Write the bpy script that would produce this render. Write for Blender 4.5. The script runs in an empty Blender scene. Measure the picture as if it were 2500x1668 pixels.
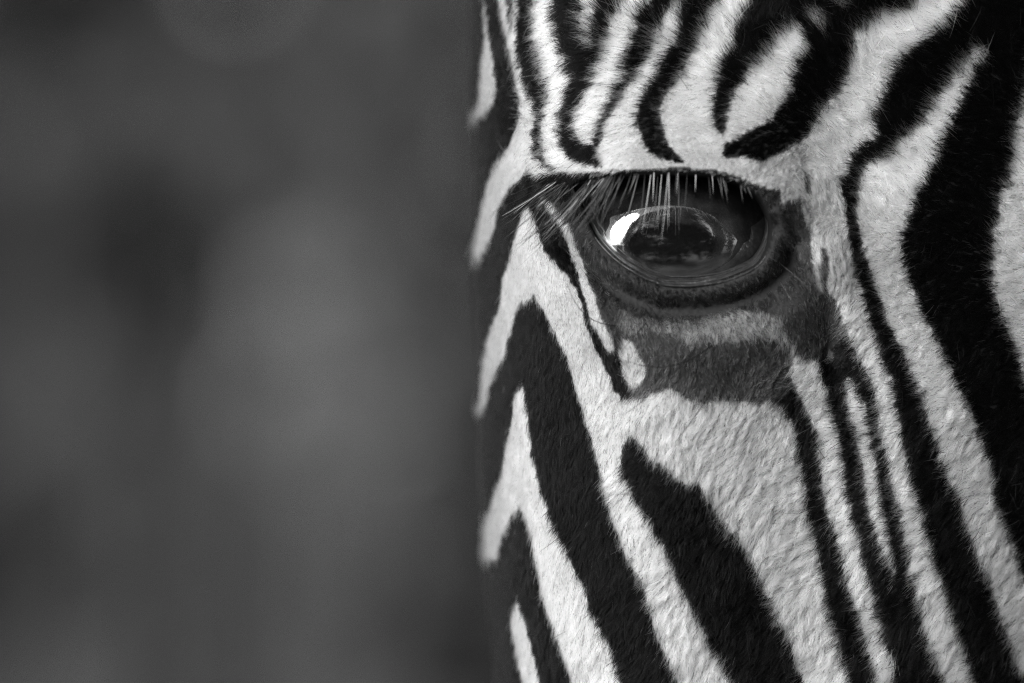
import bpy, math, random
import numpy as np

rng = np.random.default_rng(7)
random.seed(7)
sc = bpy.context.scene
R = math.radians

# ------------------------------------------------------------------ camera
S = 0.000096            # metres per photograph pixel in the plane of focus
D = 1.40                # camera to plane of focus
Z0 = 1.45               # eye height of the camera
A_LENS = 0.049          # width of the lens opening
cam_d = bpy.data.cameras.new('camera')
cam = bpy.data.objects.new('camera', cam_d)
sc.collection.objects.link(cam)
cam.location = (0, -D, Z0)
cam.rotation_euler = (R(90), 0, 0)
cam_d.sensor_width = 36
cam_d.lens = 36 * D / (2500 * S)
cam_d.clip_start = 0.05
cam_d.clip_end = 2000
cam_d.dof.use_dof = True
cam_d.dof.focus_distance = D + 0.006
cam_d.dof.aperture_fstop = cam_d.lens / 1000 / A_LENS
sc.camera = cam

# ------------------------------------------------------------------ sky, sun, exposure
SUN_TO = np.array([-0.59, -0.74, 0.38]); SUN_TO /= np.linalg.norm(SUN_TO)
world = bpy.data.worlds.new('World'); sc.world = world
world.use_nodes = True
nt = world.node_tree
sky = nt.nodes.new('ShaderNodeTexSky')
sky.sky_type = 'NISHITA'
sky.sun_disc = False
sky.sun_elevation = math.asin(SUN_TO[2])
sky.sun_rotation = math.atan2(SUN_TO[0], SUN_TO[1])
bw = nt.nodes.new('ShaderNodeRGBToBW')
nt.links.new(sky.outputs[0], bw.inputs[0])
nt.links.new(bw.outputs[0], nt.nodes['Background'].inputs[0])
nt.nodes['Background'].inputs[1].default_value = 0.07
sun_d = bpy.data.lights.new('sun', 'SUN')
sun_d.energy = 3.0
sun_d.angle = R(38)
sun_d.color = (1, 1, 1)
sun = bpy.data.objects.new('sun', sun_d)
sc.collection.objects.link(sun)
sun.location = (-3, -2, 6)
from mathutils import Vector, noise
sun.rotation_euler = Vector(SUN_TO).to_track_quat('Z', 'Y').to_euler()
sc.view_settings.view_transform = 'Standard'
sc.view_settings.look = 'None'
sc.view_settings.exposure = 1.4
sc.view_settings.gamma = 1
sc.view_settings.use_curve_mapping = False
sc.cycles.max_bounces = 16
sc.cycles.diffuse_bounces = 4
sc.cycles.glossy_bounces = 14
sc.cycles.transmission_bounces = 14
sc.cycles.use_denoising = True
sc.cycles.denoiser = 'OPENIMAGEDENOISE'
sc.cycles.denoising_prefilter = 'NONE'
sc.cycles.filter_width = 1.2
sc.cycles.use_adaptive_sampling = False
sc.cycles.sample_clamp_indirect = 4
sc.cycles_curves.shape = 'RIBBONS'
sc.cycles_curves.subdivisions = 2

# ------------------------------------------------------------------ helpers
def link(o, parent=None):
    sc.collection.objects.link(o)
    if parent is not None:
        o.parent = parent
    return o

def mesh_obj(name, verts, faces, mat, parent=None, smooth=True):
    me = bpy.data.meshes.new(name)
    if isinstance(verts, np.ndarray): verts = verts.tolist()
    if isinstance(faces, np.ndarray): faces = faces.tolist()
    me.from_pydata(verts, [], faces)
    me.update()
    if smooth:
        me.polygons.foreach_set('use_smooth', np.ones(len(me.polygons), dtype=bool))
    if mat: me.materials.append(mat)
    return link(bpy.data.objects.new(name, me), parent)

def tag(o, label=None, cat=None, group=None, kind=None):
    if label: o['label'] = label
    if cat: o['category'] = cat
    if group: o['group'] = group
    if kind: o['kind'] = kind
    return o

def new_mat(name):
    m = bpy.data.materials.new(name); m.use_nodes = True
    b = m.node_tree.nodes['Principled BSDF']
    return m, m.node_tree, b

def grey_mat(name, v, rough=0.8, noise_scale=None, amp=0.3, spec=0.3, bump=0.0, detail=4.0):
    m, t, b = new_mat(name)
    b.inputs['Roughness'].default_value = rough
    b.inputs['Specular IOR Level'].default_value = spec
    if noise_scale is None:
        b.inputs['Base Color'].default_value = (v, v, v, 1)
    else:
        co = t.nodes.new('ShaderNodeTexCoord')
        n = t.nodes.new('ShaderNodeTexNoise'); n.inputs['Scale'].default_value = noise_scale; n.inputs['Detail'].default_value = detail
        t.links.new(co.outputs['Object'], n.inputs['Vector'])
        mr = t.nodes.new('ShaderNodeMapRange')
        mr.inputs['From Min'].default_value = 0.25; mr.inputs['From Max'].default_value = 0.75
        mr.inputs['To Min'].default_value = v * (1 - amp); mr.inputs['To Max'].default_value = v * (1 + amp)
        t.links.new(n.outputs['Fac'], mr.inputs['Value'])
        t.links.new(mr.outputs[0], b.inputs['Base Color'])
        if bump:
            bp = t.nodes.new('ShaderNodeBump'); bp.inputs['Strength'].default_value = bump; bp.inputs['Distance'].default_value = 0.0006
            t.links.new(n.outputs['Fac'], bp.inputs['Height'])
            t.links.new(bp.outputs[0], b.inputs['Normal'])
    return m

def P3(px, py, y):
    """a point of the animal: place across and up in the plane of focus, y metres behind it"""
    px = np.asarray(px, float); py = np.asarray(py, float); y = np.asarray(y, float)
    k = S * (D + y) / D
    return np.stack([(px - 1250) * k, y + 0 * px, Z0 + (834 - py) * k], -1)

def smooth01(t):
    t = np.clip(t, 0, 1); return t * t * (3 - 2 * t)

# ------------------------------------------------------------------ coat pattern: outlines of the stripes, in the animal's own plane (0.096 mm units)
CROP = {'1': (1100, 0), '2': (1800, 0), '3': (1100, 400), '4': (1800, 400), '5': (1100, 800), '6': (1800, 800),
        '7': (1100, 1201), '8': (1800, 1201)}
def pts(*segs):
    out = []
    for k, s in segs:
        for q in s.split():
            x, y = (float(c) for c in q.split(','))
            if k == 'F': out.append((x, y))
            elif k == 'D': out.append((1080 + x * 400 / 2349, 1100 + y * 400 / 2349))
            else:
                ox, oy = CROP[k]; out.append((ox + x * 700 / 2350, oy + y * 700 / 2350))
    return np.array(out)

S2_L = ('1', '385,-500 390,0 430,200 470,370 505,520 530,640 550,760 560,880 555,980 530,1060 480,1190 420,1260 350,1360 310,1460')
B1_L = ('3', '320,80 290,200 260,330 235,450 210,600 200,750')
far_dark = pts(S2_L, B1_L, ('F', '1000,640 1000,-200'))
W1 = pts(('1', '265,-300 265,0 295,0 310,200 345,450 380,600 385,720 360,830 320,920 260,950 190,1020 165,1060 180,930 230,850 245,700 250,600 270,450 285,300 275,150'))
dark_12 = pts(('3', '610,70 600,110 550,160 490,190 455,260 410,330 385,420 360,520 345,600 320,670 280,720 240,800 150,900'),
              ('F', '1060,720 1060,1000'), ('5', '250,600 255,420 270,250 300,100 330,0'),
              ('3', '280,1480 310,1400 340,1320 375,1230 400,1150 415,1040 430,920 460,830 490,740 515,620 540,550 570,470 590,390 620,345 650,345 680,400 720,380 740,300 740,200 720,100'))
K1_L = [('3', '690,1090 640,1130 570,1160 545,1190 530,1260 510,1340 490,1400 470,1470'), ('5', '480,120 440,250 400,330 350,420 330,480 300,600 260,700'), ('F', '1060,1010 1060,1800')]
K1_R = [('F', '1690,1780'), ('7', '1850,1568 1810,1450 1760,1360 1710,1250 1670,1150 1650,1060 1620,960 1590,850 1560,740 1510,660 1460,570 1420,500 1390,400 1330,260 1290,120 1255,20'),
        ('5', '1240,1300 1220,1200 1200,1120 1190,1050 1155,990 1150,900 1120,840 1100,760 1080,680 1050,600 1020,520 1000,420 970,330 950,250 910,180 870,110 850,40 800,0'),
        ('3', '875,1450 860,1390 830,1350 800,1290 760,1210 720,1150')]
K1 = pts(*K1_L, *K1_R)
B3 = pts(('5', '590,460 540,500 515,580 510,700 495,800 460,920 440,1000'), ('D', '910,0 860,250 830,420 760,530 720,660 690,800 640,900 600,1000 600,1568'),
         ('D', '780,1568 820,1400 850,1300 890,1170 960,1110 970,1020 990,950 1090,880 1140,860 1160,900 1190,1030 1230,1120 1260,1250 1290,1400 1310,1568'),
         ('7', '710,640 730,760 750,880 780,970 830,1090 860,1200 900,1310 940,1420 970,1500 990,1568'), ('F', '1440,1780 1565,1780'),
         ('7', '1410,1568 1370,1450 1350,1370 1310,1280 1290,1190 1245,1180 1230,1100 1200,1030 1135,960 1130,880 1110,790 1040,690 1000,600 970,530 940,450 900,380 850,290 800,180 805,110 770,60 740,0'),
         ('5', '715,1200 700,1120 670,1050 665,950 650,850 640,750 630,640 610,560 600,480'))
B4 = pts(('7', '540,890 510,940 500,1060 510,1200 530,1280 550,1380 570,1450 590,1568'), ('F', '1300,1780 1350,1780'), ('7', '740,1568 710,1440 680,1320 650,1200 630,1090 600,1000 570,910'))
K2 = pts(('3', '690,330 680,400 700,470 730,560 745,640 770,720 820,760 850,790 890,850 950,890 980,960 1020,1000 1050,1080 1080,1160 1100,1270 1130,1370 1160,1440 1200,1500'),
         ('5', '1150,70 1190,180 1240,250 1270,350 1310,410 1330,500 1400,560 1440,590 1480,560 1450,480 1400,400 1380,250 1340,180 1310,210 1250,150 1220,80 1190,0'),
         ('3', '1190,1380 1150,1330 1130,1240 1110,1150 1080,1060 1050,960 1030,880 990,800 970,720 950,620 920,540 870,470 820,400 760,330'))
G = pts(('3', '640,110 850,80 1200,75 1600,65 2000,75 2350,130'), ('4', '60,150 150,170 230,200 290,220 350,210 360,260 350,340 390,330 420,300 530,300 530,350 540,440 590,500 600,700 620,900 640,980 690,1060 790,1090 830,1180 880,1350'),
        ('6', '930,120 970,200 1010,290 960,420 920,410 890,405 860,430 760,480 700,420 680,300 640,260 530,255 510,215 420,220 430,400 480,540 430,700 390,690 340,640 250,590 170,640 100,610 0,600'),
        ('5', '2200,590 2130,600 2080,630 2000,600 1920,580 1850,520 1790,490 1700,530 1620,550 1600,590 1540,580 1440,590 1380,400 1340,180 1320,90 1300,0'),
        ('3', '1330,1480 1300,1400 1270,1320 1230,1250 1200,1160 1190,1080 1150,1010 1120,930 1090,830 1060,730 1020,640 990,530 930,440 860,350 780,250 700,170'))
M1 = pts(('3', '1370,1330 1400,1190 1500,1250 1650,1275 1850,1290 2000,1280 2150,1240 2300,1190'), ('4', '0,1190 150,1190 250,1225 350,1260 380,1300 400,1350 430,1420 480,1470 510,1550'),
         ('6', '510,210 470,240 400,190 340,140 260,80 200,100 130,80 0,20'), ('5', '2200,130 2100,120 2000,150 1940,160 1920,130 1850,60 1760,60 1730,90 1700,40 1600,30 1500,60 1430,60'))
M2 = pts(('3', '1880,1380 2000,1320 2150,1290 2350,1230'), ('4', '150,1215 300,1260 370,1320 400,1400 460,1480 500,1560'), ('6', '500,200 440,200 380,160 300,100 220,80 150,80'), ('5', '2330,120 2200,110 2080,60'), ('3', '1950,1470'))
OVAL = pts(('5', '1400,80 1380,140 1370,230 1395,320 1410,400 1450,470 1510,500 1570,460 1600,400 1600,320 1560,250 1520,170 1480,110 1440,90'))
PATCH = pts(('4', '615,830 690,820 700,900 690,1000 672,1050 640,990'))
CREASE = pts(('4', '545,60 570,70 590,150 600,240 575,250 555,180'))
CREASE2 = pts(('4', '690,700 730,690 745,800 735,950 740,1060 700,1070 700,900'))
K3 = pts(('6', '360,600 400,700 470,780 490,850 510,950 520,1050 540,1130 545,1230 570,1300 575,1400 580,1500'),
         ('8', '570,100 600,220 640,320 660,420 670,520 690,620 720,730 740,850 750,940 790,1060 830,1180 860,1310 900,1430 940,1568'), ('F', '2110,1780 2180,1780'),
         ('8', '1130,1568 1090,1400 1060,1300 1030,1160 1000,1040 960,930 920,850 890,760 860,650 850,560 830,460 800,370 780,300 740,230 720,150 710,80 690,0'),
         ('6', '690,1300 680,1150 660,1060 660,950 650,860 600,780 560,680 520,600 490,540 450,480'))
K4 = pts(('5', '1480,900 1440,930 1410,1000 1400,1100 1400,1200 1440,1240 1480,1310 1510,1400 1540,1450'),
         ('7', '1580,150 1640,230 1670,310 1700,370 1750,430 1770,500 1830,590 1850,680 1890,760 1940,880 1990,950 2040,1050 2090,1150 2130,1240 2190,1330 2250,1430 2330,1568'), ('F', '1860,1780 2000,1780'),
         ('8', '530,1568 480,1430 450,1320 410,1220 390,1120 320,1050 280,960 240,860 200,760 150,660 110,570 60,480 0,400'), ('7', '2280,350 2200,230'),
         ('5', '2180,1530 2110,1430 2060,1350 2030,1290 1960,1300 1880,1270 1830,1240 1760,1170 1700,1110 1660,1110 1610,1080 1590,1000 1540,950 1500,910'))
K5 = pts(('6', '640,255 680,300 700,420 740,500 760,600 790,720 820,800 850,900 870,1000 880,1100 890,1200 900,1300'),
         ('8', '910,0 940,100 950,230 990,310 1020,420 1030,530 1060,630 1090,700 1120,810 1150,920 1170,1030 1190,1120 1210,1220 1240,1310 1290,1370 1290,1470 1280,1568'), ('F', '2185,1780 2360,1780'),
         ('8', '1690,1568 1640,1460 1590,1350 1560,1240 1520,1130 1490,1020 1470,900 1440,800 1410,680 1400,580 1370,470 1350,330 1330,230 1300,100 1270,0'),
         ('6', '1260,1330 1240,1220 1230,1120 1200,1010 1170,920 1155,800 1140,700 1130,600 1120,520 1090,440 1050,360 1010,290 970,200 930,120 890,60 750,200'))
T2 = pts(('6', '890,405 860,430 880,520 890,600 910,700 940,780 980,870 980,960 1000,1060 1020,1150 1040,1260'), ('8', '1050,0 1060,100 1090,230 1120,330 1150,420 1190,520 1230,590 1270,680 1300,740 1310,720 1320,640 1290,540 1260,430 1240,310 1220,210 1200,100 1180,0'),
         ('6', '1180,1290 1160,1180 1140,1080 1120,1000 1100,890 1080,800 1070,700 1050,610 1010,540 980,470 920,410'))
SMUDGE = pts(('6', '720,230 760,180 800,200 790,270 750,290'))
BB = pts(('2', '1900,-500 1900,0 1870,70 1800,130 1780,190 1680,250 1590,310 1530,370 1430,410 1410,460 1340,520 1300,590 1270,660 1250,720 1220,780 1190,870 1130,930 1140,1000 1160,1060 1175,1125 1120,1150 1050,1200 960,1270 940,1290 940,1340 930,1420 900,1480'),
         ('4', '930,30 910,100 870,160 860,230 890,300 900,380 910,480 920,580 940,680 960,770 980,860 1000,940 1030,1020 1060,1120 1080,1200 1100,1290'),
         ('6', '1130,30 1170,120 1190,220 1220,300 1260,370 1290,460 1300,560 1310,640 1330,720 1350,820 1360,940 1390,1020 1400,1110 1430,1220 1450,1310'),
         ('8', '1480,0 1520,150 1550,260 1580,380 1610,480 1640,590 1680,690 1720,800 1740,900 1770,990 1810,1100 1840,1200 1880,1310 1920,1420 1960,1568'), ('F', '2430,1800 2640,1800'),
         ('8', '2350,1500 2290,1420 2250,1300 2210,1200 2170,1080 2130,970 2090,860 2060,740 2000,650 1960,560 1930,450 1890,350 1850,230 1830,120 1790,0'),
         ('6', '1760,1330 1720,1240 1690,1150 1650,1060 1640,960 1600,880 1570,790 1540,720 1520,620 1490,540 1460,470 1420,400 1400,310 1370,230 1340,160 1290,90 1260,0'),
         ('4', '1220,1280 1200,1190 1170,1110 1130,1030 1110,950 1080,860 1040,750 1010,650 1000,560 980,470 970,380 980,290 990,200 1000,130 1020,60'),
         ('2', '985,1568 1000,1530 1010,1460 1030,1390 1070,1340 1130,1320 1200,1290 1280,1250 1300,1190 1330,1140 1400,1100 1450,1060 1510,1000 1530,940 1570,880 1610,800 1660,750 1690,690 1740,630 1770,570 1850,510 1900,450 1940,400 2000,370 2030,380 2060,450 2030,510 1970,560 1950,660 1900,730 1870,800 1830,870 1790,950 1770,1050 1720,1100 1700,1200 1660,1300 1610,1380'),
         ('4', '1620,20 1570,100 1560,160 1530,200 1490,260 1470,320 1440,380 1420,450 1410,500 1370,560 1365,640 1370,740 1390,830 1410,900 1440,980 1460,1040 1490,1100 1520,1180 1560,1270'),
         ('6', '1590,0 1640,80 1680,160 1720,240 1770,340 1800,430 1830,500 1870,560 1900,620 1940,720 1980,800 1990,870 2040,950 2060,1040 2090,1120 2120,1200 2140,1290'),
         ('8', '2120,0 2140,100 2180,190 2220,290 2250,370 2300,450 2320,560 2350,650'), ('F', '2560,1500 2680,1680 2800,1680 2640,1280'),
         ('6', '2350,460 2330,390 2310,300 2290,200 2260,130 2220,50 2190,0'),
         ('4', '2180,1320 2150,1240 2130,1150 2110,1080 2080,1010 2080,920 2070,850 2080,760 2090,690 2100,620 2080,560 2110,490 2130,420 2120,350 2140,290 2150,220 2200,170 2240,80 2240,20'),
         ('2', '2210,1500 2240,1400 2230,1330 2250,1250 2250,1150 2270,1080 2270,1000 2310,920 2310,880 2350,760'), ('F', '2560,0 2600,-160'))
J1 = pts(('1', '575,-500 575,0 565,150 555,270 560,400 570,500 590,600 620,690 660,760 700,850 710,930 695,1010 685,1100 680,1200 710,1290 760,1350 830,1400 870,1400 830,1380 770,1330 745,1260 745,1200 735,1130 740,1060 745,980 750,920 770,860 790,790 780,720 770,660 730,600 730,530 710,450 690,360 660,310 675,260 655,200 675,150 660,90 690,0 690,-500'))
J1b = pts(('1', '465,-500 470,0 490,150 500,240 510,200 505,120 515,0 515,-500'))
J2 = pts(('1', '860,-500 860,0 850,100 870,180 880,270 890,350 930,430 950,520 970,580 990,640 970,720 945,800 930,870 910,950 905,1050 915,1130 920,1210 960,1250 1030,1310 1100,1330 1190,1350 1240,1370 1230,1340 1200,1260 1210,1190 1250,1110 1240,1060 1260,1000 1290,960 1330,900 1370,830 1400,760 1450,690 1510,640 1530,570 1580,500 1610,440 1640,360 1650,290 1690,230 1740,150 1760,80 1830,20 1850,-60 1850,-500'))
F3 = pts(('1', '1060,-500 1065,0 1070,80 1045,120 1065,200 1090,260 1075,330 1090,390 1130,395 1165,360 1150,280 1175,200 1170,130 1200,60 1210,0 1210,-500'))
S3 = pts(('1', '1500,-500 1420,0 1340,60 1340,110 1300,160 1290,240 1270,300 1240,370 1250,430 1220,500 1180,560 1160,630 1150,700 1090,750 1060,820 1040,860 1000,930 990,1000 1010,1060 1030,1130 1070,1180 1160,1195 1180,1170 1180,1100 1210,1050 1230,980 1260,920 1290,850 1330,800 1350,720 1420,660 1440,600 1430,560 1450,470 1490,400 1500,330 1540,240 1530,170 1560,110 1640,30 1660,-20 1700,-500'))
J4 = pts(('1', '1960,-500 1950,0 1900,80 1890,160 1870,250 1850,330 1820,390 1770,460 1740,530 1720,590 1690,640 1620,740 1570,800 1550,880 1530,950 1540,1040 1570,1100 1590,1180 1640,1240 1700,1290 1790,1310 1850,1330 1910,1340 1920,1330 1850,1260 1790,1200 1760,1130 1740,1060 1720,990 1700,910 1720,860 1750,780 1810,720 1860,640 1910,570 1920,510 1980,430 2000,370 2040,290 2060,220 2110,130 2130,60 2200,0 2250,-500'))
U = pts(('2', '130,-500 130,20 110,30 50,130 0,240'), ('1', '2330,370 2290,430 2240,480 2220,560 2210,640 2190,740 2170,850 2165,950 2180,1050 2230,1105 2255,1165 2240,1270 2270,1295 2350,1290'),
        ('2', '0,1270 60,1280 170,1310 220,1320 260,1290 320,1260 390,1240 430,1200 500,1160 560,1120 595,1080 610,1030 640,980 660,920 700,870 740,820 800,780 830,740 870,640 890,580 930,500 920,460 930,400 950,350 940,290 980,240 1060,200 1080,150 1220,100 1380,60 1450,0 1500,-500'))
F1 = pts(('2', '480,170 540,200 560,290 590,350 605,400 590,440 500,490 520,550 470,620 460,700 470,750 430,790 390,850 340,900 320,960 260,1010 180,1050 90,1080 40,1120 0,1150'),
         ('1', '2280,1172 2250,1168 2215,1140 2235,1100 2260,1040 2250,950 2280,870 2300,800 2330,760'), ('2', '0,690 50,670 80,610 110,560 160,490 230,430 290,360 330,290 400,260 440,190'))
TUFT = pts(('2', '800,-300 810,40 850,80 930,40 945,-300'))
TUFT2 = pts(('2', '590,110 640,90 700,70 735,100 730,180 700,280 670,240 620,230 570,150'))

LASH_SHADE = pts(('3', '690,130 850,85 1200,78 1190,240 1110,320 950,310 800,260'))  # shade and lash roots under the lid, painted near-black into the coat
# value 0 = white coat, 1 = black coat, between = greyish skin with mixed hairs
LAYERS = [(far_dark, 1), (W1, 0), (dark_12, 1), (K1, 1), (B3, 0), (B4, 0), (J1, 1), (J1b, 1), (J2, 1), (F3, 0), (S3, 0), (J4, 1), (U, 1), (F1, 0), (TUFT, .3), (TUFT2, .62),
          (BB, 1), (G, .8), (LASH_SHADE, .98), (K2, 1), (K3, .97), (K4, 1), (K5, .97), (T2, 0), (SMUDGE, .5), (M1, .6), (M2, .4), (OVAL, 0), (PATCH, .2), (CREASE, .75), (CREASE2, .8)]
GX0, GY0, GSTEP = 950, -200, 2
GW, GH = 950, 1010
coat = np.zeros((GH, GW), np.float32)
def fill(poly, val):
    x, y = poly[:, 0], poly[:, 1]
    x2, y2 = np.roll(x, -1), np.roll(y, -1)
    for r in range(GH):
        yy = GY0 + r * GSTEP + 0.013
        m = (y <= yy) != (y2 <= yy)
        if not m.any(): continue
        xs = np.sort(x[m] + (yy - y[m]) * (x2[m] - x[m]) / (y2[m] - y[m]))
        for a, b in zip(xs[0::2], xs[1::2]):
            i0 = max(0, int(math.ceil((a - GX0) / GSTEP))); i1 = min(GW, int(math.floor((b - GX0) / GSTEP)) + 1)
            if i1 > i0: coat[r, i0:i1] = val
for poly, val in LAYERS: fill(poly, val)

def coat_at(px, py):
    i = np.clip(np.round((px - GX0) / GSTEP).astype(int), 0, GW - 1)
    j = np.clip(np.round((py - GY0) / GSTEP).astype(int), 0, GH - 1)
    return coat[j, i]

def coat_ext(px, py):
    """the traced stripes, carried on over the rest of the head"""
    yc = np.clip(py, -140, 1765)
    xs = np.where(py < -140, px + (py + 140) * .45, np.where(py > 1765, px - (py - 1765) * .30, px))
    v = coat_at(xs, yc)
    cheek = (np.sin((xs - 2645) * .020 - py * .0045 + .7 * np.sin(py * .0041) + .4 * np.sin(xs * .009)) < .1).astype(float)
    edge = 2640 + 40 * np.sin(py * .011)
    muzzle = np.clip((py - 3000) / 500, 0, 1)
    return np.maximum(np.where(xs > edge, cheek, v), muzzle)

# ------------------------------------------------------------------ head shape
SIL = np.array([(-1200, 1330), (-700, 1210), (-200, 1165), (0, 1158), (200, 1156), (420, 1164), (600, 1160), (800, 1166), (1000, 1170), (1200, 1178), (1400, 1188), (1668, 1214), (2200, 1290), (3000, 1440), (3800, 1680), (4200, 1800)])
WID = np.array([(-1200, 2300), (0, 2350), (1000, 2250), (1668, 2000), (2600, 1350), (3400, 1050), (4200, 900)])
NEAR = np.array([(-1200, 16), (-500, 9), (0, 3), (500, 0), (1000, 0), (1668, 5), (2400, 25), (3200, 48), (4200, 58)])   # mm
YMID = 110.0

EYE = np.array([(1400, 446), (1454, 428), (1512, 421), (1569, 419), (1630, 418), (1685, 418), (1730, 421), (1772, 429), (1805, 440), (1832, 455), (1859, 478), (1876, 512), (1884, 554), (1874, 604),
                (1853, 640), (1825, 660), (1772, 682), (1730, 690), (1685, 695), (1627, 694), (1598, 685), (1569, 673), (1511, 637), (1468, 595), (1440, 553), (1420, 508), (1405, 475)], float)
def closed_spline(p, n):
    m = len(p); t = np.linspace(0, m, n, endpoint=False); i = t.astype(int); f = (t - i)[:, None]
    a, b, c, d = p[(i - 1) % m], p[i % m], p[(i + 1) % m], p[(i + 2) % m]
    return 0.5 * ((2 * b) + (-a + c) * f + (2 * a - 5 * b + 4 * c - d) * f ** 2 + (-a + 3 * b - 3 * c + d) * f ** 3)
EYE_C = closed_spline(EYE, 220)

def eye_sd(px, py):
    """signed distance to the eye opening: negative inside"""
    sh = px.shape; q = np.stack([px.ravel(), py.ravel()], -1)
    a = EYE_C; b = np.roll(a, -1, 0)
    best = np.full(len(q), 1e9); inside = np.zeros(len(q), bool)
    for k in range(len(a)):
        ab = b[k] - a[k]; t = np.clip(((q - a[k]) @ ab) / (ab @ ab + 1e-9), 0, 1)
        d = np.hypot(q[:, 0] - a[k, 0] - t * ab[0], q[:, 1] - a[k, 1] - t * ab[1]); best = np.minimum(best, d)
        c = (a[k, 1] > q[:, 1]) != (b[k, 1] > q[:, 1])
        xi = a[k, 0] + (q[:, 1] - a[k, 1]) * ab[0] / (ab[1] if abs(ab[1]) > 1e-9 else 1e-9)
        inside ^= c & (q[:, 0] < xi)
    return np.where(inside, -best, best).reshape(sh)

def g2(px, py, cx, cy, sx, sy):
    return np.exp(-((px - cx) / sx) ** 2 - ((py - cy) / sy) ** 2)

def line_bump(px, py, pl, width):
    """0..1 along a polyline, falling off with distance"""
    best = np.full(px.shape, 1e9)
    for (ax, ay), (bx, by) in zip(pl[:-1], pl[1:]):
        dx, dy = bx - ax, by - ay; t = np.clip(((px - ax) * dx + (py - ay) * dy) / (dx * dx + dy * dy), 0, 1)
        best = np.minimum(best, np.hypot(px - ax - t * dx, py - ay - t * dy))
    return np.exp(-(best / width) ** 2)

def depth_mm(px, py, pit=True):
    sil = np.interp(py, SIL[:, 0], SIL[:, 1]); wid = np.interp(py, WID[:, 0], WID[:, 1]); near = np.interp(py, NEAR[:, 0], NEAR[:, 1])
    w = np.clip(px - sil, 0, None)
    pk = np.minimum(600, wid * 0.42)
    left = (1 - np.clip(w / pk, 0, 1) ** 0.4) ** 2.67
    r = np.clip((w - pk) / (wid - pk), 0, 1)
    right = 1 - np.sqrt(np.clip(1 - r ** 1.8, 0, 1))
    y = near + (YMID - near) * (left + right)
    fade = smooth01((w - 20) / 120)
    far = (np.abs(py - 560) < 900) & (px < 2700)
    if not far.any(): return y
    sd = eye_sd(px, py) if far.any() else np.full(px.shape, 1e3)
    d = np.clip(sd, 0, None)
    up = smooth01((560 - py) / 120 + .3); lo = smooth01((py - 520) / 120)
    lft = smooth01((1560 - px) / 160)
    y = y - fade * 5.0 * g2(px, py, 1740, 470, 430, 300)                      # orbit stands proud
    y = y - fade * up * 5.0 * np.exp(-(d / 110) ** 2) * smooth01((px - 1330) / 120)   # brow and upper lid
    y = y + fade * up * 1.2 * line_bump(px, py, [(1430, 345), (1560, 352), (1700, 362), (1800, 385)], 22)  # crease over the lid
    y = y + fade * 2.0 * lft * np.exp(-(d / 90) ** 2)
    y = y - fade * lo * 2.0 * np.exp(-((d - 20) / 17) ** 2)                   # roll of the lower lid
    y = y + fade * lo * 2.2 * np.exp(-((d - 62) / 20) ** 2)                   # groove under it
    y = y - fade * lo * 2.6 * np.exp(-((d - 150) / 60) ** 2)                  # bag
    y = y + fade * 4.0 * g2(px, py, 2060, 350, 130, 150)                      # hollow over the eye
    y = y + fade * 2.6 * line_bump(px, py, [(1895, 560), (1960, 660), (2010, 730), (2030, 850)], 34)      # fold behind the corner
    y = y - fade * 1.6 * line_bump(px, py, [(1900, 520), (1935, 600), (1990, 660)], 14)
    y = y - fade * 1.0 * line_bump(px, py, [(1395, 560), (1440, 690), (1490, 820), (1500, 870)], 18)      # ridge before the eye
    y = y + fade * 0.4 * line_bump(px, py, [(1960, 350), (1972, 400), (1985, 520)], 22)
    y = y - fade * 3.0 * g2(px, py, 1620, 1250, 160, 420)                     # facial crest
    y = y - fade * 2.5 * g2(px, py, 2350, 1300, 260, 500)                     # cheek muscle
    y = y + fade * 3.0 * g2(px, py, 2020, 1150, 150, 420)
    if pit:
        y = y + 24 * smooth01(-sd / 20)
    return y

rows = np.concatenate([np.linspace(-1150, -170, 16)[:-1], np.arange(-170, 1841, 6.0), np.linspace(1840, 4150, 34)[1:]])
tcol = np.concatenate([np.linspace(0, 1, 380) ** 1.8 * 1.0])
NC1 = len(tcol); NC2 = 30
NR = len(rows)
PX = np.zeros((NR, NC1 + NC2)); PY = np.zeros_like(PX)
for r, py in enumerate(rows):
    sil = np.interp(py, SIL[:, 0], SIL[:, 1]); wid = np.interp(py, WID[:, 0], WID[:, 1])
    vis = 1520 * wid / 2250 if py > 1840 or py < -170 else 1520
    vis = min(vis, wid * 0.75)
    extra = vis + (wid - vis) * np.sin(np.linspace(0, 1, NC2 + 1)[1:] * math.pi / 2)
    PX[r] = sil + np.concatenate([tcol * vis, extra]); PY[r] = py
Y = depth_mm(PX, PY)
# skin unevenness
for (kx, ky, a) in [(0.011, 0.007, .35), (0.023, 0.031, .18), (0.05, 0.043, .08)]:
    Y += a * np.sin(PX * kx + PY * ky * .6 + 1.3 * np.sin(PY * ky)) * smooth01((PX - 1230) / 150)
G3 = P3(PX, PY, Y / 1000)                    # near half
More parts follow.
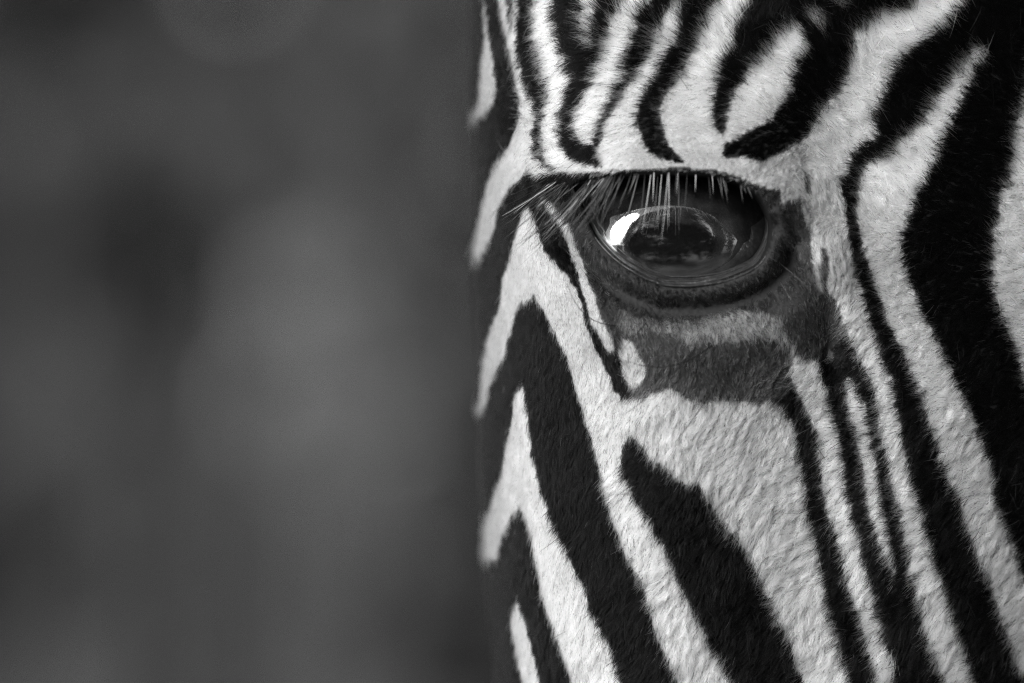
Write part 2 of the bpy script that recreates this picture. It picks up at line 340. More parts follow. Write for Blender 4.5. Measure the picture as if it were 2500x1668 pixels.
# round off both ends of the head
def close_end(G3, idx, centre_idx, n):
    for k in range(n):
        r = idx[k]; f = 1 - math.sqrt(max(0, 1 - ((k + 1) / n) ** 2))
        c = np.array([G3[r, :, 0].mean(), YMID / 1000, G3[r, :, 2].mean()])
        G3[r, :, :2] = G3[r, :, :2] * (1 - f) + c[:2] * f
close_end(G3, list(range(NR - 9, NR)), None, 9)
close_end(G3, list(range(8, -1, -1)), None, 9)
far = G3.copy(); far[..., 1] = 2 * YMID / 1000 - far[..., 1]
ring = np.concatenate([G3, far[:, -2:0:-1]], 1)
NCR = ring.shape[1]
verts = ring.reshape(-1, 3)
ii, jj = np.meshgrid(np.arange(NR - 1), np.arange(NCR), indexing='ij')
jn = (jj + 1) % NCR
faces = np.stack([ii * NCR + jj, (ii + 1) * NCR + jj, (ii + 1) * NCR + jn, ii * NCR + jn], -1).reshape(-1, 4)
faces = faces.tolist() + [list(range(NCR - 1, -1, -1)), list(range((NR - 1) * NCR, NR * NCR))]

# coat value on the skin (mirrored onto the far side of the head)
cv_near = coat_ext(PX, PY)
sdE = eye_sd(PX, PY)
cv_near = np.where(sdE < 6, 1.0, cv_near)
cv = np.concatenate([cv_near, cv_near[:, -2:0:-1]], 1).reshape(-1)

skin_m, t, b = new_mat('zebra_skin')
at = t.nodes.new('ShaderNodeAttribute'); at.attribute_name = 'coat'
mr = t.nodes.new('ShaderNodeMapRange'); mr.inputs['To Min'].default_value = 0.2; mr.inputs['To Max'].default_value = 0.007
pw = t.nodes.new('ShaderNodeMath'); pw.operation = 'POWER'; pw.inputs[1].default_value = 0.35
t.links.new(at.outputs['Fac'], pw.inputs[0]); t.links.new(pw.outputs[0], mr.inputs['Value'])
co = t.nodes.new('ShaderNodeTexCoord'); vn = t.nodes.new('ShaderNodeTexVoronoi'); vn.inputs['Scale'].default_value = 900
t.links.new(co.outputs['Object'], vn.inputs['Vector'])
bp = t.nodes.new('ShaderNodeBump'); bp.inputs['Strength'].default_value = .6; bp.inputs['Distance'].default_value = .0004
t.links.new(vn.outputs['Distance'], bp.inputs['Height']); t.links.new(bp.outputs[0], b.inputs['Normal']); t.links.new(mr.outputs[0], b.inputs['Base Color'])
b.inputs['Roughness'].default_value = 0.8; b.inputs['Specular IOR Level'].default_value = 0.06
zebra = mesh_obj('zebra', verts, faces, skin_m)
a = zebra.data.attributes.new('coat', 'FLOAT', 'POINT'); a.data.foreach_set('value', cv.astype(np.float32))
tag(zebra, 'black and white striped zebra head seen close up around one dark eye', 'zebra')

# ------------------------------------------------------------------ fur
DIRS = np.array([  # place, direction of growth (right, down), length mm
 (1180, 100, -.5, .6, 4), (1180, 600, -.2, 1, 4), (1200, 1000, -.1, 1, 4), (1230, 1500, 0, 1, 4.5),
 (1270, 200, -1, .15, 5), (1290, 340, -.9, .4, 4.5), (1380, 150, -1, .12, 6.5), (1400, 300, -1, .12, 5), (1520, 120, -1, -.02, 7), (1500, 260, -1, .08, 5), (1500, 370, -.9, .3, 3),
 (1540, 10, -.55, -.8, 7), (1640, 30, -.35, -.9, 7.5), (1700, 160, -1, -.25, 6.5), (1760, 20, -.7, -.7, 7), (1700, 300, -.9, .15, 4), (1680, 390, -.8, .25, 2),
 (1860, 100, -.5, -.9, 7.5), (1880, 40, .0, -1, 8), (1850, 220, -.9, -.3, 5), (1860, 330, -.8, .1, 3.5), (2030, 120, -.75, -.65, 7.5), (2100, 30, -.8, -.6, 8), (2080, 300, -.75, -.6, 5.5),
 (2300, 100, -.85, -.5, 7.5), (2250, 300, -.85, -.45, 6.5), (2450, 300, -.9, -.3, 6.5), (2150, 480, -.75, -.55, 5.5), (2450, 560, -.95, -.25, 5.5),
 (2010, 480, -.4, -.7, 4), (2030, 620, .1, .8, 3.5), (2150, 680, -.95, 0, 4.5), (2480, 800, -1, .15, 5), (2250, 900, -.95, .3, 5), (2090, 850, -.8, .5, 4.5),
 (2100, 1050, -.9, .42, 5), (2400, 1200, -.85, .5, 5.5), (2000, 1300, -.8, .6, 5.5), (1950, 950, -.8, .5, 4.5), (1960, 1120, -.85, .5, 5), (1800, 1150, -.6, .8, 5), (1700, 1000, -.35, .95, 4.5),
 (1850, 900, -.3, .9, 3.2), (1720, 890, -.1, 1, 3.2), (1560, 930, -.15, 1, 4), (1450, 900, -.1, 1, 4), (1550, 1250, -.4, .9, 5), (1700, 1550, -.35, .95, 5.5), (2200, 1550, -.7, .7, 6), (1900, 1550, -.6, .8, 5.5),
 (1350, 1250, -.2, 1, 4.5), (1400, 1550, -.2, 1, 5), (1250, 700, 0, 1, 3.5), (1330, 620, .1, 1, 3.2), (1400, 750, .1, 1, 3), (1480, 850, .05, 1, 3), (1300, 950, -.1, 1, 4),
 (1520, 720, .1, 1, 2.0), (1650, 790, .35, .9, 2.6), (1800, 790, .45, .85, 2.6), (1700, 715, .3, .9, 1.9), (1900, 700, .55, .8, 2.0), (1930, 520, .3, .9, 2.0), (1960, 800, .3, .9, 2.8), (1900, 400, -.3, .2, 2.8), (1600, 405, -.8, .25, 1.8), (1780, 405, -.6, .3, 1.8)], float)
def flow(px, py):
    num = np.zeros((len(px), 3)); den = np.zeros(len(px))
    for x, y, dx, dy, L in DIRS:
        w = 1 / (((px - x) ** 2 + (py - y) ** 2) + 900.0) ** 1.6
        n = math.hypot(dx, dy); num += w[:, None] * np.array([dx / n, dy / n, L]); den += w
    v = num / den[:, None]
    ln = np.hypot(v[:, 0], v[:, 1]) + 1e-6
    return v[:, 0] / ln, v[:, 1] / ln, v[:, 2]

def sample_grid(N, dens):
    """random points on the near half of the head: position, normal, place in the plane"""
    A = G3[:-1, :-1]; B = G3[1:, :-1]; C = G3[:-1, 1:]; E = G3[1:, 1:]
    area = np.linalg.norm(np.cross(B - A, C - A), axis=-1)
    wgt = area * dens
    wgt = wgt.ravel() / wgt.sum()
    idx = rng.choice(wgt.size, N, p=wgt)
    r, c = np.divmod(idx, A.shape[1]); u = rng.random(N)[:, None]; v = rng.random(N)[:, None]
    bl = lambda F: (F[r, c].reshape(N, -1) * (1 - u) * (1 - v) + F[r + 1, c].reshape(N, -1) * u * (1 - v) + F[r, c + 1].reshape(N, -1) * (1 - u) * v + F[r + 1, c + 1].reshape(N, -1) * u * v)
    pos = bl(G3); px = bl(PX)[:, 0]; py = bl(PY)[:, 0]
    return pos, px, py, bl(NRM), bl(SDG)[:, 0]

dr = np.gradient(G3, axis=0); dc = np.gradient(G3, axis=1)
NRM = np.cross(dr, dc); NRM /= np.linalg.norm(NRM, axis=-1, keepdims=True) + 1e-12
if NRM[NR // 2, 250, 1] > 0: NRM = -NRM
SDG = sdE
pc, pr = PX[:-1, :-1], PY[:-1, :-1]
def thin(px, py):
    d = np.maximum(np.maximum(-120 - py, py - 1780), np.maximum(px - 2610, 0))     # away from the face the coat is laid with fewer, thicker hairs
    return .075 + .925 * np.exp(-np.clip(d, 0, None) / 130)
dens = thin(pc, pr) * (sdE[:-1, :-1] > 3)
dens *= np.where(pc < 1225, 0.30, 1.0) * np.where(sdE[:-1, :-1] < 90, 2.0, 1.0)
N_HAIR = 620000
pos, hx, hy, nrm, hsd = sample_grid(N_HAIR, dens)
nrm /= np.linalg.norm(nrm, axis=1, keepdims=True)
fx, fy, fl = flow(hx, hy)
# clumping: neighbouring hairs lean to a common tip
CL = 13.0
cellx = np.floor(hx / CL).astype(int); celly = np.floor(hy / CL).astype(int)
def hash2(a, b, s):
    h = (a * 374761393 + b * 668265263 + s * 2147483647) & 0xffffffff
    h = ((h ^ (h >> 13)) * 1274126177) & 0xffffffff
    return ((h ^ (h >> 16)) & 0xffff) / 65535.0
bestd = np.full(N_HAIR, 1e9); ccx = hx.copy(); ccy = hy.copy(); ca = np.zeros(N_HAIR); ch = np.zeros(N_HAIR)
for ox in (-1, 0, 1):
    for oy in (-1, 0, 1):
        qx = cellx + ox; qy = celly + oy
        kx = (qx + hash2(qx, qy, 1)) * CL; ky = (qy + hash2(qx, qy, 2)) * CL
        d = (kx - hx) ** 2 + (ky - hy) ** 2; m = d < bestd
        bestd[m] = d[m]; ccx[m] = kx[m]; ccy[m] = ky[m]; ca[m] = hash2(qx, qy, 3)[m]; ch[m] = hash2(qx, qy, 4)[m]
# slow waves in the lie of the coat, plus clump and single-hair scatter
wave = 0.16 * np.sin(hx * .021 + 2 * np.sin(hy * .013)) + 0.14 * np.sin(hy * .027 + 1.7 * np.sin(hx * .017))
ang = wave + (ca - .5) * 0.75 + rng.normal(0, .16, N_HAIR)
stray = rng.random(N_HAIR) < 0.012
ang += stray * rng.normal(0, .5, N_HAIR)
cs, sn = np.cos(ang), np.sin(ang)
dx, dy = fx * cs - fy * sn, fx * sn + fy * cs
T = np.stack([dx, np.zeros_like(dx), -dy], -1)
T -= nrm * (T * nrm).sum(1, keepdims=True)
T /= np.linalg.norm(T, axis=1, keepdims=True) + 1e-9
steep = np.clip(1 - np.abs(nrm[:, 1]) * 1.4, 0, 1)
lenm = fl * rng.uniform(.75, 1.15, N_HAIR) * (0.85 + .3 * ch)
lenm = np.where(stray, lenm * 1.5, lenm)
lenm *= np.clip(0.6 + hsd / 100, 0.6, 1)
lenm *= 0.68e-3
lift = rng.uniform(.22, .42, N_HAIR) + .22 * (ch - .5)
lift = np.where(stray, lift + .25, lift) * (1 - .4 * steep)
pull = np.stack([(ccx - hx) * S, np.zeros(N_HAIR), -(ccy - hy) * S], -1)
pull -= nrm * (pull * nrm).sum(1, keepdims=True)
ts = np.array([0, .36, .7, 1.0])
HP = np.zeros((N_HAIR, 4, 3), np.float32)
bend = rng.normal(0, .10, (N_HAIR, 3))
for k, tt in enumerate(ts):
    HP[:, k] = pos - nrm * 0.00015 + T * (lenm * tt)[:, None] + nrm * (lenm * lift * (tt - .45 * tt * tt))[:, None] + pull * (0.62 * tt ** 1.2) + bend * (lenm * tt * tt)[:, None] * .5
tipk = 0.62 * lenm / S * rng.uniform(.1, 1.3, N_HAIR)
value = coat_ext(hx + T[:, 0] * tipk + rng.normal(0, 1.5, N_HAIR), hy - T[:, 2] * tipk + rng.normal(0, 1.5, N_HAIR))
u = rng.random(N_HAIR)
white = np.minimum(.97, rng.uniform(.72, .98, N_HAIR) * (0.84 + .22 * ch))
black = rng.uniform(.002, .009, N_HAIR)
gr = np.where(u < .8, rng.uniform(.03, .075, N_HAIR), rng.uniform(.06, .15, N_HAIR))
p_white = np.interp(value, [0, .3, .4, .5, .6, .8, 1], [1, .9, .9, .65, .58, .05, 0.0])
tone = np.where(value > .9, black, np.where(value < .1, white, np.where(u < p_white, rng.uniform(.6, .95, N_HAIR), np.where(value > .6, gr, rng.uniform(.02, .06, N_HAIR)))))
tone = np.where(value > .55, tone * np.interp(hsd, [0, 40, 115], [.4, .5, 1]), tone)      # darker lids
# a very few pale guard hairs in the black and dark flecks in the white
tone = np.where((value > .95) & (rng.random(N_HAIR) < .004), .25, tone)
tone = np.where((value < .1) & (rng.random(N_HAIR) < .05), rng.uniform(.12, .35, N_HAIR), tone)

fur_m = bpy.data.materials.new('zebra_fur'); fur_m.use_nodes = True
t = fur_m.node_tree; t.nodes.clear()
o_ = t.nodes.new('ShaderNodeOutputMaterial'); h_ = t.nodes.new('ShaderNodeBsdfHairPrincipled'); a_ = t.nodes.new('ShaderNodeAttribute'); a_.attribute_name = 'tone'
h_.model = 'CHIANG'; h_.parametrization = 'COLOR'
h_.inputs['Roughness'].default_value = 0.38; h_.inputs['Radial Roughness'].default_value = 0.55; h_.inputs['Coat'].default_value = 0.0
h_.inputs['IOR'].default_value = 1.12
t.links.new(a_.outputs['Fac'], h_.inputs['Color']); t.links.new(h_.outputs[0], o_.inputs[0])

outer = (hy < -150) | (hy > 1810) | (hx > 2660)
r0 = rng.uniform(.045, .072, N_HAIR) * 1e-3 * np.where(stray, 1, np.minimum(2.8, thin(hx, hy) ** -.45)) * np.where(hx < 1225, 1.6, 1)
# the far half of the head wears the same coat, mirrored
far_h = np.flatnonzero(outer | (rng.random(N_HAIR) < .35))
FP = HP[far_h].copy(); FP[..., 1] = 2 * YMID / 1000 - FP[..., 1]
HP = np.concatenate([HP, FP]); tone = np.concatenate([tone, tone[far_h]]); r0 = np.concatenate([r0, r0[far_h] * np.where(outer[far_h], 1, 1.6)])
NH = len(HP)
hc = bpy.data.hair_curves.new('coat_fur')
hc.add_curves([4] * NH)
hc.position_data.foreach_set('vector', HP.reshape(-1))
rad = hc.attributes.get('radius') or hc.attributes.new('radius', 'FLOAT', 'POINT')
rad.data.foreach_set('value', (r0[:, None] * np.array([1, 1, .8, .18])).astype(np.float32).ravel())
ta = hc.attributes.new('tone', 'FLOAT', 'CURVE'); ta.data.foreach_set('value', tone.astype(np.float32))
hc.materials.append(fur_m)
fur = link(bpy.data.objects.new('coat_fur', hc), zebra)
tag(fur, kind='stuff')

# ------------------------------------------------------------------ eye
EC = np.array([1640., 596.]); ER = 0.0260; EFRONT = -0.0014; ZK = 1.35
EYE_POS = P3(EC[0], EC[1], EFRONT)
_rq = np.linspace(0, 270, 541)                       # wide, rather flat cornea that falls off steeply at its edge (0.096 mm units)
_sn = np.minimum(.85, .0011 * _rq + .62 * smooth01((_rq - 88) / 128))
_sl = _sn / np.sqrt(1 - _sn ** 2)
_sag = np.concatenate([[0], np.cumsum((_sl[1:] + _sl[:-1]) / 2 * np.diff(_rq))])
def sag(r): return np.interp(r, _rq, _sag) * S       # metres
def ball_depth(px, py):
    return EFRONT + sag(np.hypot(px - EC[0], (py - EC[1]) * ZK))
nu = 144
vv = [(0, 0, 0)]; nring = 0
for r in np.linspace(2.5, 270, 108):
    nring += 1
    for j in range(nu):
        ph = 2 * math.pi * j / nu; vv.append((r * S * math.cos(ph), float(sag(r)), r * S * math.sin(ph) / ZK))
for q in np.linspace(0, 1, 14)[1:-1]:
    nring += 1; f = math.cos(q * math.pi / 2)
    for j in range(nu):
        ph = 2 * math.pi * j / nu; vv.append((270 * S * f * math.cos(ph), float(sag(270)) + .022 * math.sin(q * math.pi / 2), 270 * S * f * math.sin(ph) / ZK))
vv.append((0, float(sag(270)) + .022, 0))
ff = [(0, 1 + j, 1 + (j + 1) % nu) for j in range(nu)]
for i in range(nring - 1):
    for j in range(nu):
        a0 = 1 + i * nu + j; a1 = 1 + i * nu + (j + 1) % nu; ff.append((a0, a0 + nu, a1 + nu, a1))
L_ = 1 + (nring - 1) * nu
for j in range(nu): ff.append((L_ + j, len(vv) - 1, L_ + (j + 1) % nu))
eye_m, t, b = new_mat('eye_wet')
co = t.nodes.new('ShaderNodeTexCoord')
sep = t.nodes.new('ShaderNodeSeparateXYZ'); t.links.new(co.outputs['Object'], sep.inputs[0])
def mth(op, a, bb=None):
    n = t.nodes.new('ShaderNodeMath'); n.operation = op
    for k, q in enumerate((a, bb)):
        if q is None: continue
        if isinstance(q, (int, float)): n.inputs[k].default_value = q
        else: t.links.new(q, n.inputs[k])
    return n.outputs[0]
xs_ = mth('DIVIDE', sep.outputs[0], ER); zs_ = mth('DIVIDE', sep.outputs[2], ER)
rr = mth('SQRT', mth('ADD', mth('POWER', mth('ABSOLUTE', xs_), 2.0), mth('POWER', mth('ABSOLUTE', zs_), 2.0)))
pup = mth('SQRT', mth('ADD', mth('POWER', mth('ABSOLUTE', mth('DIVIDE', xs_, .42)), 2.0), mth('POWER', mth('ABSOLUTE', mth('DIVIDE', zs_, .2)), 2.0)))
nz = t.nodes.new('ShaderNodeTexNoise'); nz.inputs['Scale'].default_value = 260; nz.inputs['Detail'].default_value = 5
t.links.new(co.outputs['Object'], nz.inputs['Vector'])
iris = mth('MULTIPLY', mth('SUBTRACT', nz.outputs['Fac'], .25), .06)
ispup = t.nodes.new('ShaderNodeMapRange'); ispup.inputs['From Min'].default_value = .9; ispup.inputs['From Max'].default_value = 1.1; t.links.new(pup, ispup.inputs['Value'])
isout = t.nodes.new('ShaderNodeMapRange'); isout.inputs['From Min'].default_value = .72; isout.inputs['From Max'].default_value = .8; isout.inputs['To Min'].default_value = 1; isout.inputs['To Max'].default_value = .25; t.links.new(rr, isout.inputs['Value'])
basec = mth('ADD', mth('MULTIPLY', mth('MULTIPLY', iris, ispup.outputs[0]), isout.outputs[0]), .004)
t.links.new(basec, b.inputs['Base Color'])
b.inputs['Roughness'].default_value = 0.03
b.inputs['IOR'].default_value = 3.2
b.inputs['Coat Weight'].default_value = 1.0; b.inputs['Coat Roughness'].default_value = 0.0; b.inputs['Coat IOR'].default_value = 1.5
for k, yy in enumerate((EYE_POS[1], 2 * YMID / 1000 - EYE_POS[1])):
    e = mesh_obj('eyeball', (np.array(vv) * np.array([1, 1 if k == 0 else -1, 1])), ff if k == 0 else [f[::-1] for f in ff], eye_m, zebra)
    e.location = (EYE_POS[0], yy, EYE_POS[2])

# rims of the lids: wet dark skin with fine parallel ridges, from the furred edge in to the eyeball
rim_m = grey_mat('wet_lid_skin', 0.022, rough=0.33, noise_scale=700, amp=.5, spec=.6, bump=.5)
cen = EYE_C.mean(0)
tan = np.roll(EYE_C, -1, 0) - np.roll(EYE_C, 1, 0); tan /= np.linalg.norm(tan, axis=1, keepdims=True)
inn = np.stack([tan[:, 1], -tan[:, 0]], -1)
if ((cen - EYE_C) * inn).sum(1).mean() < 0: inn = -inn
sE = np.arange(len(EYE_C)); angE = np.arctan2(EYE_C[:, 1] - cen[1], EYE_C[:, 0] - cen[0])   # 0 right, +90 down
marg = np.interp(np.degrees(angE), [-180, -140, -90, -40, 0, 40, 90, 140, 180], [44, 24, 10, 12, 20, 30, 32, 36, 42])
def rim(name, sel, K=30):
    Vs, Fs = [], []
    n = len(sel)
    for q, s in enumerate(sel):
        d0 = None
        for k in range(K + 1):
            uu = k / K
            p = EYE_C[s] + inn[s] * (marg[s] * uu * 1.12 - 7)
            if k == 0: d0 = float(depth_mm(np.array([p[0]]), np.array([p[1]]), pit=False)[0]) / 1000 + .0006
            pin = EYE_C[s] + inn[s] * (marg[s] * 1.12 - 7)
            d1 = float(ball_depth(pin[0], pin[1])) + .0012
            f = uu ** 1.15
            dd = d0 + (d1 - d0) * f
            rid = -.00055 * math.sin(uu * math.pi) ** .6 * (math.sin(uu * 2 * math.pi * 3.0 + .5 * math.sin(s * .11)) + .35 * math.sin(uu * 2 * math.pi * 7 + s * .05)) - .0012 * math.exp(-((uu - .12) / .1) ** 2)
            rid += .00018 * math.sin(s * 1.9 + 3 * math.sin(s * .7)) * math.exp(-((uu - .1) / .12) ** 2)
            Vs.append(P3(p[0], p[1], dd + rid))
    for q in range(n - 1):
        for k in range(K):
            a0 = q * (K + 1) + k; Fs.append((a0, a0 + 1, a0 + K + 2, a0 + K + 1))
    return mesh_obj(name, np.array(Vs), Fs, rim_m, zebra)
upper_sel = [s % len(EYE_C) for s in range(-2, len(EYE_C)) if EYE_C[s % len(EYE_C)][1] < 560]
i0 = int(np.argmin(np.abs(EYE_C[:, 1] - 556) + 1e3 * (EYE_C[:, 0] < 1600)))     # right corner
i1 = int(np.argmin(np.abs(EYE_C[:, 1] - 500) + 1e3 * (EYE_C[:, 0] > 1600)))     # left
upper = rim('upper_eyelid', [k % len(EYE_C) for k in range(i1 - len(EYE_C), i0 + 1)])
lower = rim('lower_eyelid', list(range(i0, i1 + 1)))

# ------------------------------------------------------------------ lashes and whiskers, each a tapered hair of its own
def hair_tube(name, path, r0, mat, parent, sides=5):
    path = np.asarray(path, float); n = len(path); Vs, Fs = [], []
    for k in range(n):
        tg = path[min(k + 1, n - 1)] - path[max(k - 1, 0)]; tg /= np.linalg.norm(tg) + 1e-12
        a = np.cross(tg, (0.3, 1, .1)); a /= np.linalg.norm(a) + 1e-12; b2 = np.cross(tg, a)
        rr_ = r0 * (1 - (k / (n - 1)) ** 1.6 * .93)
        for j in range(sides):
            ph = 2 * math.pi * j / sides; Vs.append(path[k] + rr_ * (a * math.cos(ph) + b2 * math.sin(ph)))
    for k in range(n - 1):
        for j in range(sides):
            a0 = k * sides + j; a1 = k * sides + (j + 1) % sides; Fs.append((a0, a1, a1 + sides, a0 + sides))
    Fs.append(tuple(range(sides - 1, -1, -1))); Fs.append(tuple((n - 1) * sides + j for j in range(sides)))
    return mesh_obj(name, np.array(Vs), Fs, mat, parent)

lash_mats = [grey_mat('lash_dark', .015, rough=.35, spec=.5), grey_mat('lash_brown', .06, rough=.35, spec=.5), grey_mat('lash_pale', .28, rough=.4, spec=.5)]
def lid_y(x):
    top = EYE_C[(EYE_C[:, 1] < 520)]; o = np.argsort(top[:, 0]); return np.interp(x, top[o, 0], top[o, 1])
N_L = [(105, 1340, 1510), (20, 1510, 1700), (10, 1700, 1835)]
for x0 in [rng.uniform(a_, b_) for n_, a_, b_ in N_L for _ in range(n_)]:
    y0 = lid_y(x0) + rng.uniform(2, 14) if x0 > 1405 else 446 - (1405 - x0) * .12 + rng.uniform(-8, 10)
    sx = np.interp(x0, [1345, 1420, 1500, 1560, 1640, 1740, 1840], [-.86, -.72, -.5, -.16, .04, .16, .3]) + rng.normal(0, .09)
    ln = np.interp(x0, [1345, 1400, 1480, 1560, 1640, 1700, 1760, 1835], [120, 185, 175, 160, 150, 95, 60, 35]) * rng.uniform(.3, 1.15)
    dpt = float(depth_mm(np.array([x0]), np.array([y0 - 12.]), pit=False)[0]) / 1000 + rng.uniform(.0004, .0022)
    fwd = rng.uniform(.0015, .0065) * (ln / 120); curl = rng.normal(-.06, .10)
    path = []
    for i in range(8):
        tt = i / 7
        path.append(P3(x0 + ln * (sx * tt + curl * tt * tt * (1 if x0 < 1560 else .3)), y0 + ln * (np.sqrt(max(.05, 1 - sx * sx * .8)) * tt), dpt - fwd * (1.5 * tt - .7 * tt * tt)))
    w = rng.random(); pale = .40 if 1560 < x0 < 1700 else .11
    hair_tube('eyelash', path, rng.uniform(.00008, .00016), lash_mats[2 if w < pale else (1 if w < .5 else 0)], upper)

whisk_m = grey_mat('whisker_black', .006, rough=.8, spec=.1)
WH = [[(1505, 796), (1470, 792), (1432, 775), (1403, 740), (1388, 705), (1380, 672)],
      [(1740, 842), (1700, 872), (1655, 892), (1600, 899), (1550, 890), (1511, 875)],
      [(1806, 846), (1770, 905), (1720, 985), (1665, 1060), (1618, 1115)],
      [(1577, 788), (1550, 820), (1525, 848), (1508, 870)],
      [(1570, 978), (1540, 1002), (1512, 1018)], [(1560, 905), (1553, 920), (1546, 932)],
      [(1700, 905), (1680, 960), (1640, 1010)], [(1900, 640), (1945, 676), (1985, 715)], [(1905, 690), (1925, 720), (1945, 752)],
      [(1538, 1188), (1515, 1205), (1494, 1218)], [(1365, 1312), (1335, 1335), (1312, 1352)]]
for k, w in enumerate(WH):
    w = np.array(w, float)
    m = len(w); tt = np.linspace(0, m - 1, 14); pxs = np.interp(tt, range(m), w[:, 0]); pys = np.interp(tt, range(m), w[:, 1])
    for _ in range(2):
        pxs[1:-1] = (pxs[:-2] + 2 * pxs[1:-1] + pxs[2:]) / 4; pys[1:-1] = (pys[:-2] + 2 * pys[1:-1] + pys[2:]) / 4
    dm = depth_mm(pxs, pys, pit=False) / 1000
    off = np.concatenate([[0], np.linspace(.0014, .0065, 13)])
    hair_tube('whisker', P3(pxs, pys, np.minimum(dm - off, dm[0] + .02)), (.00017 if k in (1, 2) else .00011 if k in (0, 3) else .00007), lash_mats[1] if k in (7, 8) else whisk_m, zebra)

# ------------------------------------------------------------------ ground
soil = grey_mat('dark_soil', .10, rough=.95, noise_scale=3, amp=.5)
gnd = mesh_obj('ground', [(-150, -150, 0), (150, -150, 0), (150, 150, 0), (-150, 150, 0)], [(0, 1, 2, 3)], soil, smooth=False); tag(gnd, kind='structure')
sand = grey_mat('pale_sand', .82, rough=.95, noise_scale=4, amp=.12)  # unseen pale ground, added to mirror in the eye and bounce light onto the cheeks
pp = []
for k in range(90):
    x = -0.35 - 60 * (k / 89) ** 2.2; pp.append((x, -1.55 + .25 * math.sin(k * 1.1) + .16 * math.sin(k * 2.7) + .14 * x * .5))
sv = [(x, y, .004) for x, y in pp] + [(-60.35, 40, .004), (-2.0, 3.0, .004), (.5, 2.2, .004), (2.6, 1.6, .004), (4.2, .5, .004), (3.6, -.7, .004), (2.2, -1.3, .004), (1.0, -1.35, .004), (.2, -1.6, .004)]
sd_ = mesh_obj('bounce_sand', sv, [tuple(range(len(sv)))], sand, smooth=False); tag(sd_, kind='structure')

# ------------------------------------------------------------------ vegetation
rng = np.random.default_rng(11)
def leaf_mat(name, v):
    m, t, b = new_mat(name)
    oi = t.nodes.new('ShaderNodeNewGeometry'); mr = t.nodes.new('ShaderNodeMapRange'); mr.inputs['To Min'].default_value = v * .6; mr.inputs['To Max'].default_value = v * 1.4
    t.links.new(oi.outputs['Random Per Island'], mr.inputs['Value']); t.links.new(mr.outputs[0], b.inputs['Base Color'])
    b.inputs['Roughness'].default_value = .7; b.inputs['Specular IOR Level'].default_value = .2
    return m
bark = grey_mat('bark', .08, rough=.9, noise_scale=20, amp=.4)
def crown_mesh(name, blobs, n, size, mat, parent):
    Vs, Fs = [], []
    tot = sum(b[3] ** 2 for b in blobs)
    for (x, y, z, r) in blobs:
        for _ in range(int(n * r * r / tot)):
            d = rng.normal(size=3); d /= np.linalg.norm(d); p = np.array([x, y, z]) + d * r * rng.random() ** .45 * np.array([1, 1, 1])
            a = rng.normal(size=3); a /= np.linalg.norm(a); c = np.cross(a, rng.normal(size=3)); c /= np.linalg.norm(c)
            s = size * rng.uniform(.6, 1.3); i = len(Vs); nn = np.cross(a, c) * s * .15
            Vs += [p - a * s, p + c * s * .45 + nn, p + a * s, p - c * s * .45 + nn]; Fs.append((i, i + 1, i + 2, i + 3))
    return mesh_obj(name, np.array(Vs), Fs, mat, parent, smooth=False)
def plant(name, base, trunk_h, r0, blobs, n, leaf, mat, label, cat, group=None):
    root = bpy.data.objects.new(name, None); link(root); root.location = base
    tag(root, label, cat, group)
    Vs, Fs = [], []; sides = 8
    def limb(p0, p1, ra, rb):
        p0 = np.array(p0, float); p1 = np.array(p1, float); i = len(Vs); tg = p1 - p0; tg /= np.linalg.norm(tg)
        a = np.cross(tg, (.2, .9, .3)); a /= np.linalg.norm(a); c = np.cross(tg, a)
        for q, (p, r) in enumerate([(p0, ra), ((p0 + p1) / 2 + rng.normal(0, .1, 3) * ra * 4, (ra + rb) / 2), (p1, rb)]):
            for j in range(sides):
                ph = 2 * math.pi * j / sides; Vs.append(p + r * (a * math.cos(ph) + c * math.sin(ph)))
        for q in range(2):
            for j in range(sides):
                Fs.append((i + q * sides + j, i + q * sides + (j + 1) % sides, i + (q + 1) * sides + (j + 1) % sides, i + (q + 1) * sides + j))
    limb((0, 0, -.02), (0, 0, trunk_h), r0, r0 * .7)
    for (x, y, z, r) in blobs: limb((0, 0, trunk_h * .9), (x, y, z), r0 * .6, r0 * .2)
    mesh_obj('trunk', np.array(Vs), Fs, bark, root)
    crown_mesh('crown', blobs, n, leaf, mat, root)
    return root
dark_leaf = leaf_mat('dark_leaf', .019); mid_leaf = leaf_mat('mid_leaf', .08); pale_leaf = leaf_mat('pale_leaf', .155); deep_leaf = leaf_mat('deep_leaf', .009)
BUSH = ['tall dark leafy bush filling the blurred background left of the zebra', 'dark bush whose leaves show between the pale sapling and the zebra face',
        'dark bush standing hidden behind the zebra head', 'dark leafy bush beyond the back of the zebra head'] + 3 * ['tall dark bush in the second row behind the saplings']
for k, (x, y) in enumerate([(-1.5, 8.2), (-.3, 7.6), (.9, 8.0), (2.2, 8.4), (-2.4, 10.4), (-.9, 10.0), (.5, 10.6)]):
    bl = [(rng.uniform(-.5, .5), rng.uniform(-.3, .3), z, rng.uniform(.45, .62)) for z in np.linspace(.3, 2.9 + .5 * (k > 3), 13)]
    plant('bush', (x, y, 0), .7, .05, bl, 6500, .055, dark_leaf, BUSH[k], 'bush', 'dark bushes behind the zebra')
for k, (x, y) in enumerate([(-9.5, 9.6), (-7.9, 10.2), (-6.2, 9.8), (-4.3, 10.0), (-3.1, 8.6), (3.6, 9.4), (5.2, 9.0), (6.9, 9.8), (8.6, 9.4), (2.2, 11.0), (4.4, 11.4)]):
    bl = [(rng.uniform(-.8, .8), rng.uniform(-.3, .3), z, rng.uniform(.6, .8)) for z in np.linspace(.3, 3.0, 9)]
    plant('bush', (x, y, 0), .7, .05, bl, 2600, .085, dark_leaf, 'dark bush farther along the hedge row behind the zebra', 'bush', 'bushes farther along the hedge')
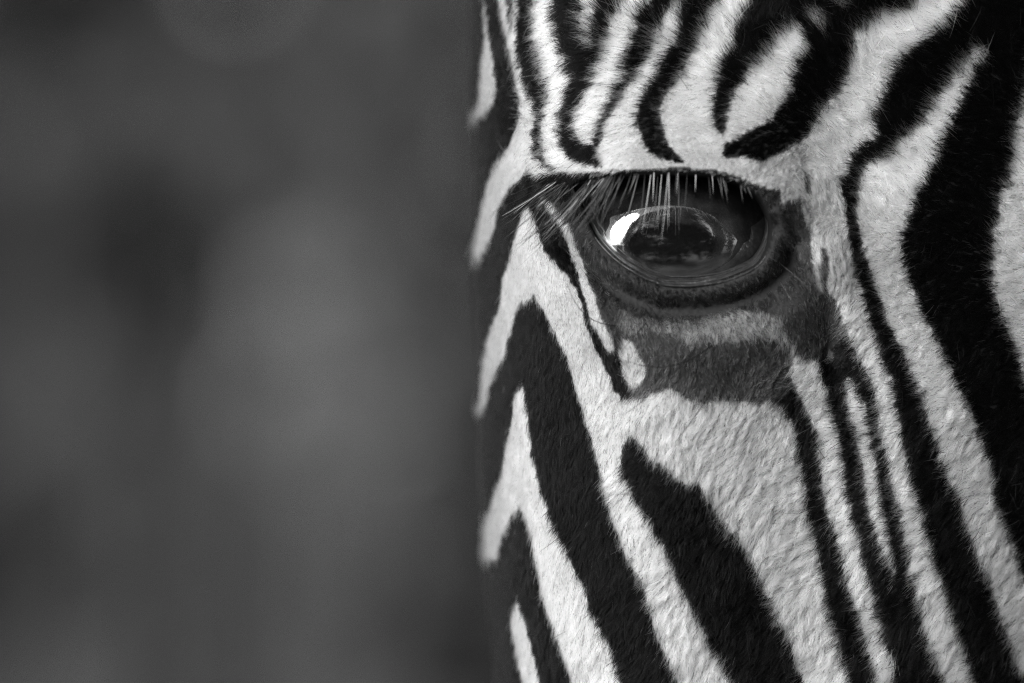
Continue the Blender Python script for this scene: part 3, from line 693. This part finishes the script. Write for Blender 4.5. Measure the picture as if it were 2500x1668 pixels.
def crowns(y, spots):
    k = S * (D + y) / D; return [((x - 1250) * k, 0.0, Z0 + (834 - yy) * k, r * k) for x, yy, r in spots]
SAP = [(4.4, [(930, 960, 150), (870, 1050, 140), (760, 1030, 110), (960, 860, 110), (820, 690, 110), (690, 960, 100), (850, 1150, 90), (740, 700, 80)], pale_leaf, 'pale leafy sapling, the brightest blurred patch beside the zebra face'),
       (5.0, [(100, 880, 90), (180, 960, 90), (130, 1190, 80), (60, 1050, 90)], mid_leaf, 'low sapling with mid grey crown before the dark bush'),
       (5.2, [(900, -10, 130), (850, 130, 90), (985, 390, 80), (940, 250, 70), (1120, 60, 90)], mid_leaf, 'tall sapling with soft crown beside the zebra forehead'),
       (5.4, [(60, 340, 110), (70, 430, 60)], mid_leaf, 'slender sapling with one small crown clear of the zebra'),
       (5.6, [(400, 240, 90), (410, 120, 60)], mid_leaf, 'slender high sapling whose crown stands alone before the dark bush'),
       (4.8, [(960, 1600, 130), (830, 1480, 100), (1060, 1520, 90)], deep_leaf, 'low very dark sapling below the bright one beside the zebra cheek'),
       (5.0, [(330, 610, 140), (300, 700, 110), (400, 520, 90)], deep_leaf, 'very dark sapling between the brightest one and the low mid grey one'),
       (5.6, [(40, 20, 150), (170, 70, 110)], deep_leaf, 'tall very dark sapling crown farthest from the zebra'),
       (4.9, [(40, 1420, 110), (60, 1330, 60)], deep_leaf, 'low very dark sapling farthest from the zebra'),
       (5.5, [(680, 430, 100), (590, 310, 80), (700, 300, 70)], mid_leaf, 'thin sapling with a small crown above the brightest one'),
       (5.3, [(170, 1560, 50), (190, 1480, 40)], mid_leaf, 'lowest small sapling before the dark bush')]
for y, spots, m, lab in SAP:
    bl = crowns(y, spots); x0 = float(np.mean([q[0] for q in bl]))
    plant('sapling', (x0, y, 0), .75, .010, [(q[0] - x0, float(rng.uniform(-.03, .03)), q[2], q[3]) for q in bl], 260 * len(bl), .018, m, lab, 'sapling', 'saplings behind the zebra')
for k, (x, y, h) in enumerate([(-1.3, -5.2, 1.9), (-2.6, -4.6, 1.8), (-.2, -5.6, 2.0), (-3.6, -5.8, 2.0), (-6.2, -4.6, 1.9), (-7.4, -2.6, 2.1), (-7.8, -.6, 1.9), (-8.2, 1.6, 2.2)]):
    bl = [(rng.uniform(-.5, .5), rng.uniform(-.4, .4), rng.uniform(.3, h - .35), rng.uniform(.28, .4)) for _ in range(12)]
    plant('shrub', (x, y, 0), .5, .03, bl, 1800, .06, dark_leaf, 'low shrub mirrored as dark leaf texture in the eye of the zebra', 'shrub', 'shrubs mirrored in the eye')
for k, (x, y, h) in enumerate([(x_, y_, h_ * 1.55) for x_, y_, h_ in [(.6, -8.5, 4.6), (3.0, -7.0, 5.2), (5.6, -4.5, 5.0), (-1.9, -11.5, 5.0), (7.6, -1.5, 5.2), (2.0, -10.5, 5.4), (4.6, -7.6, 5.0), (-4.4, -13.0, 5.0)]]):
    bl = [(rng.uniform(-1.1, 1.1), rng.uniform(-1, 1), rng.uniform(h * .1, h), rng.uniform(.9, 1.3)) for _ in range(18)]
    plant('shade_tree', (x, y, 0), h * .5, .12, bl, 5000, .16, dark_leaf, 'leafy tree mirrored in the dark eye of the zebra', 'tree', 'trees mirrored in the eye')
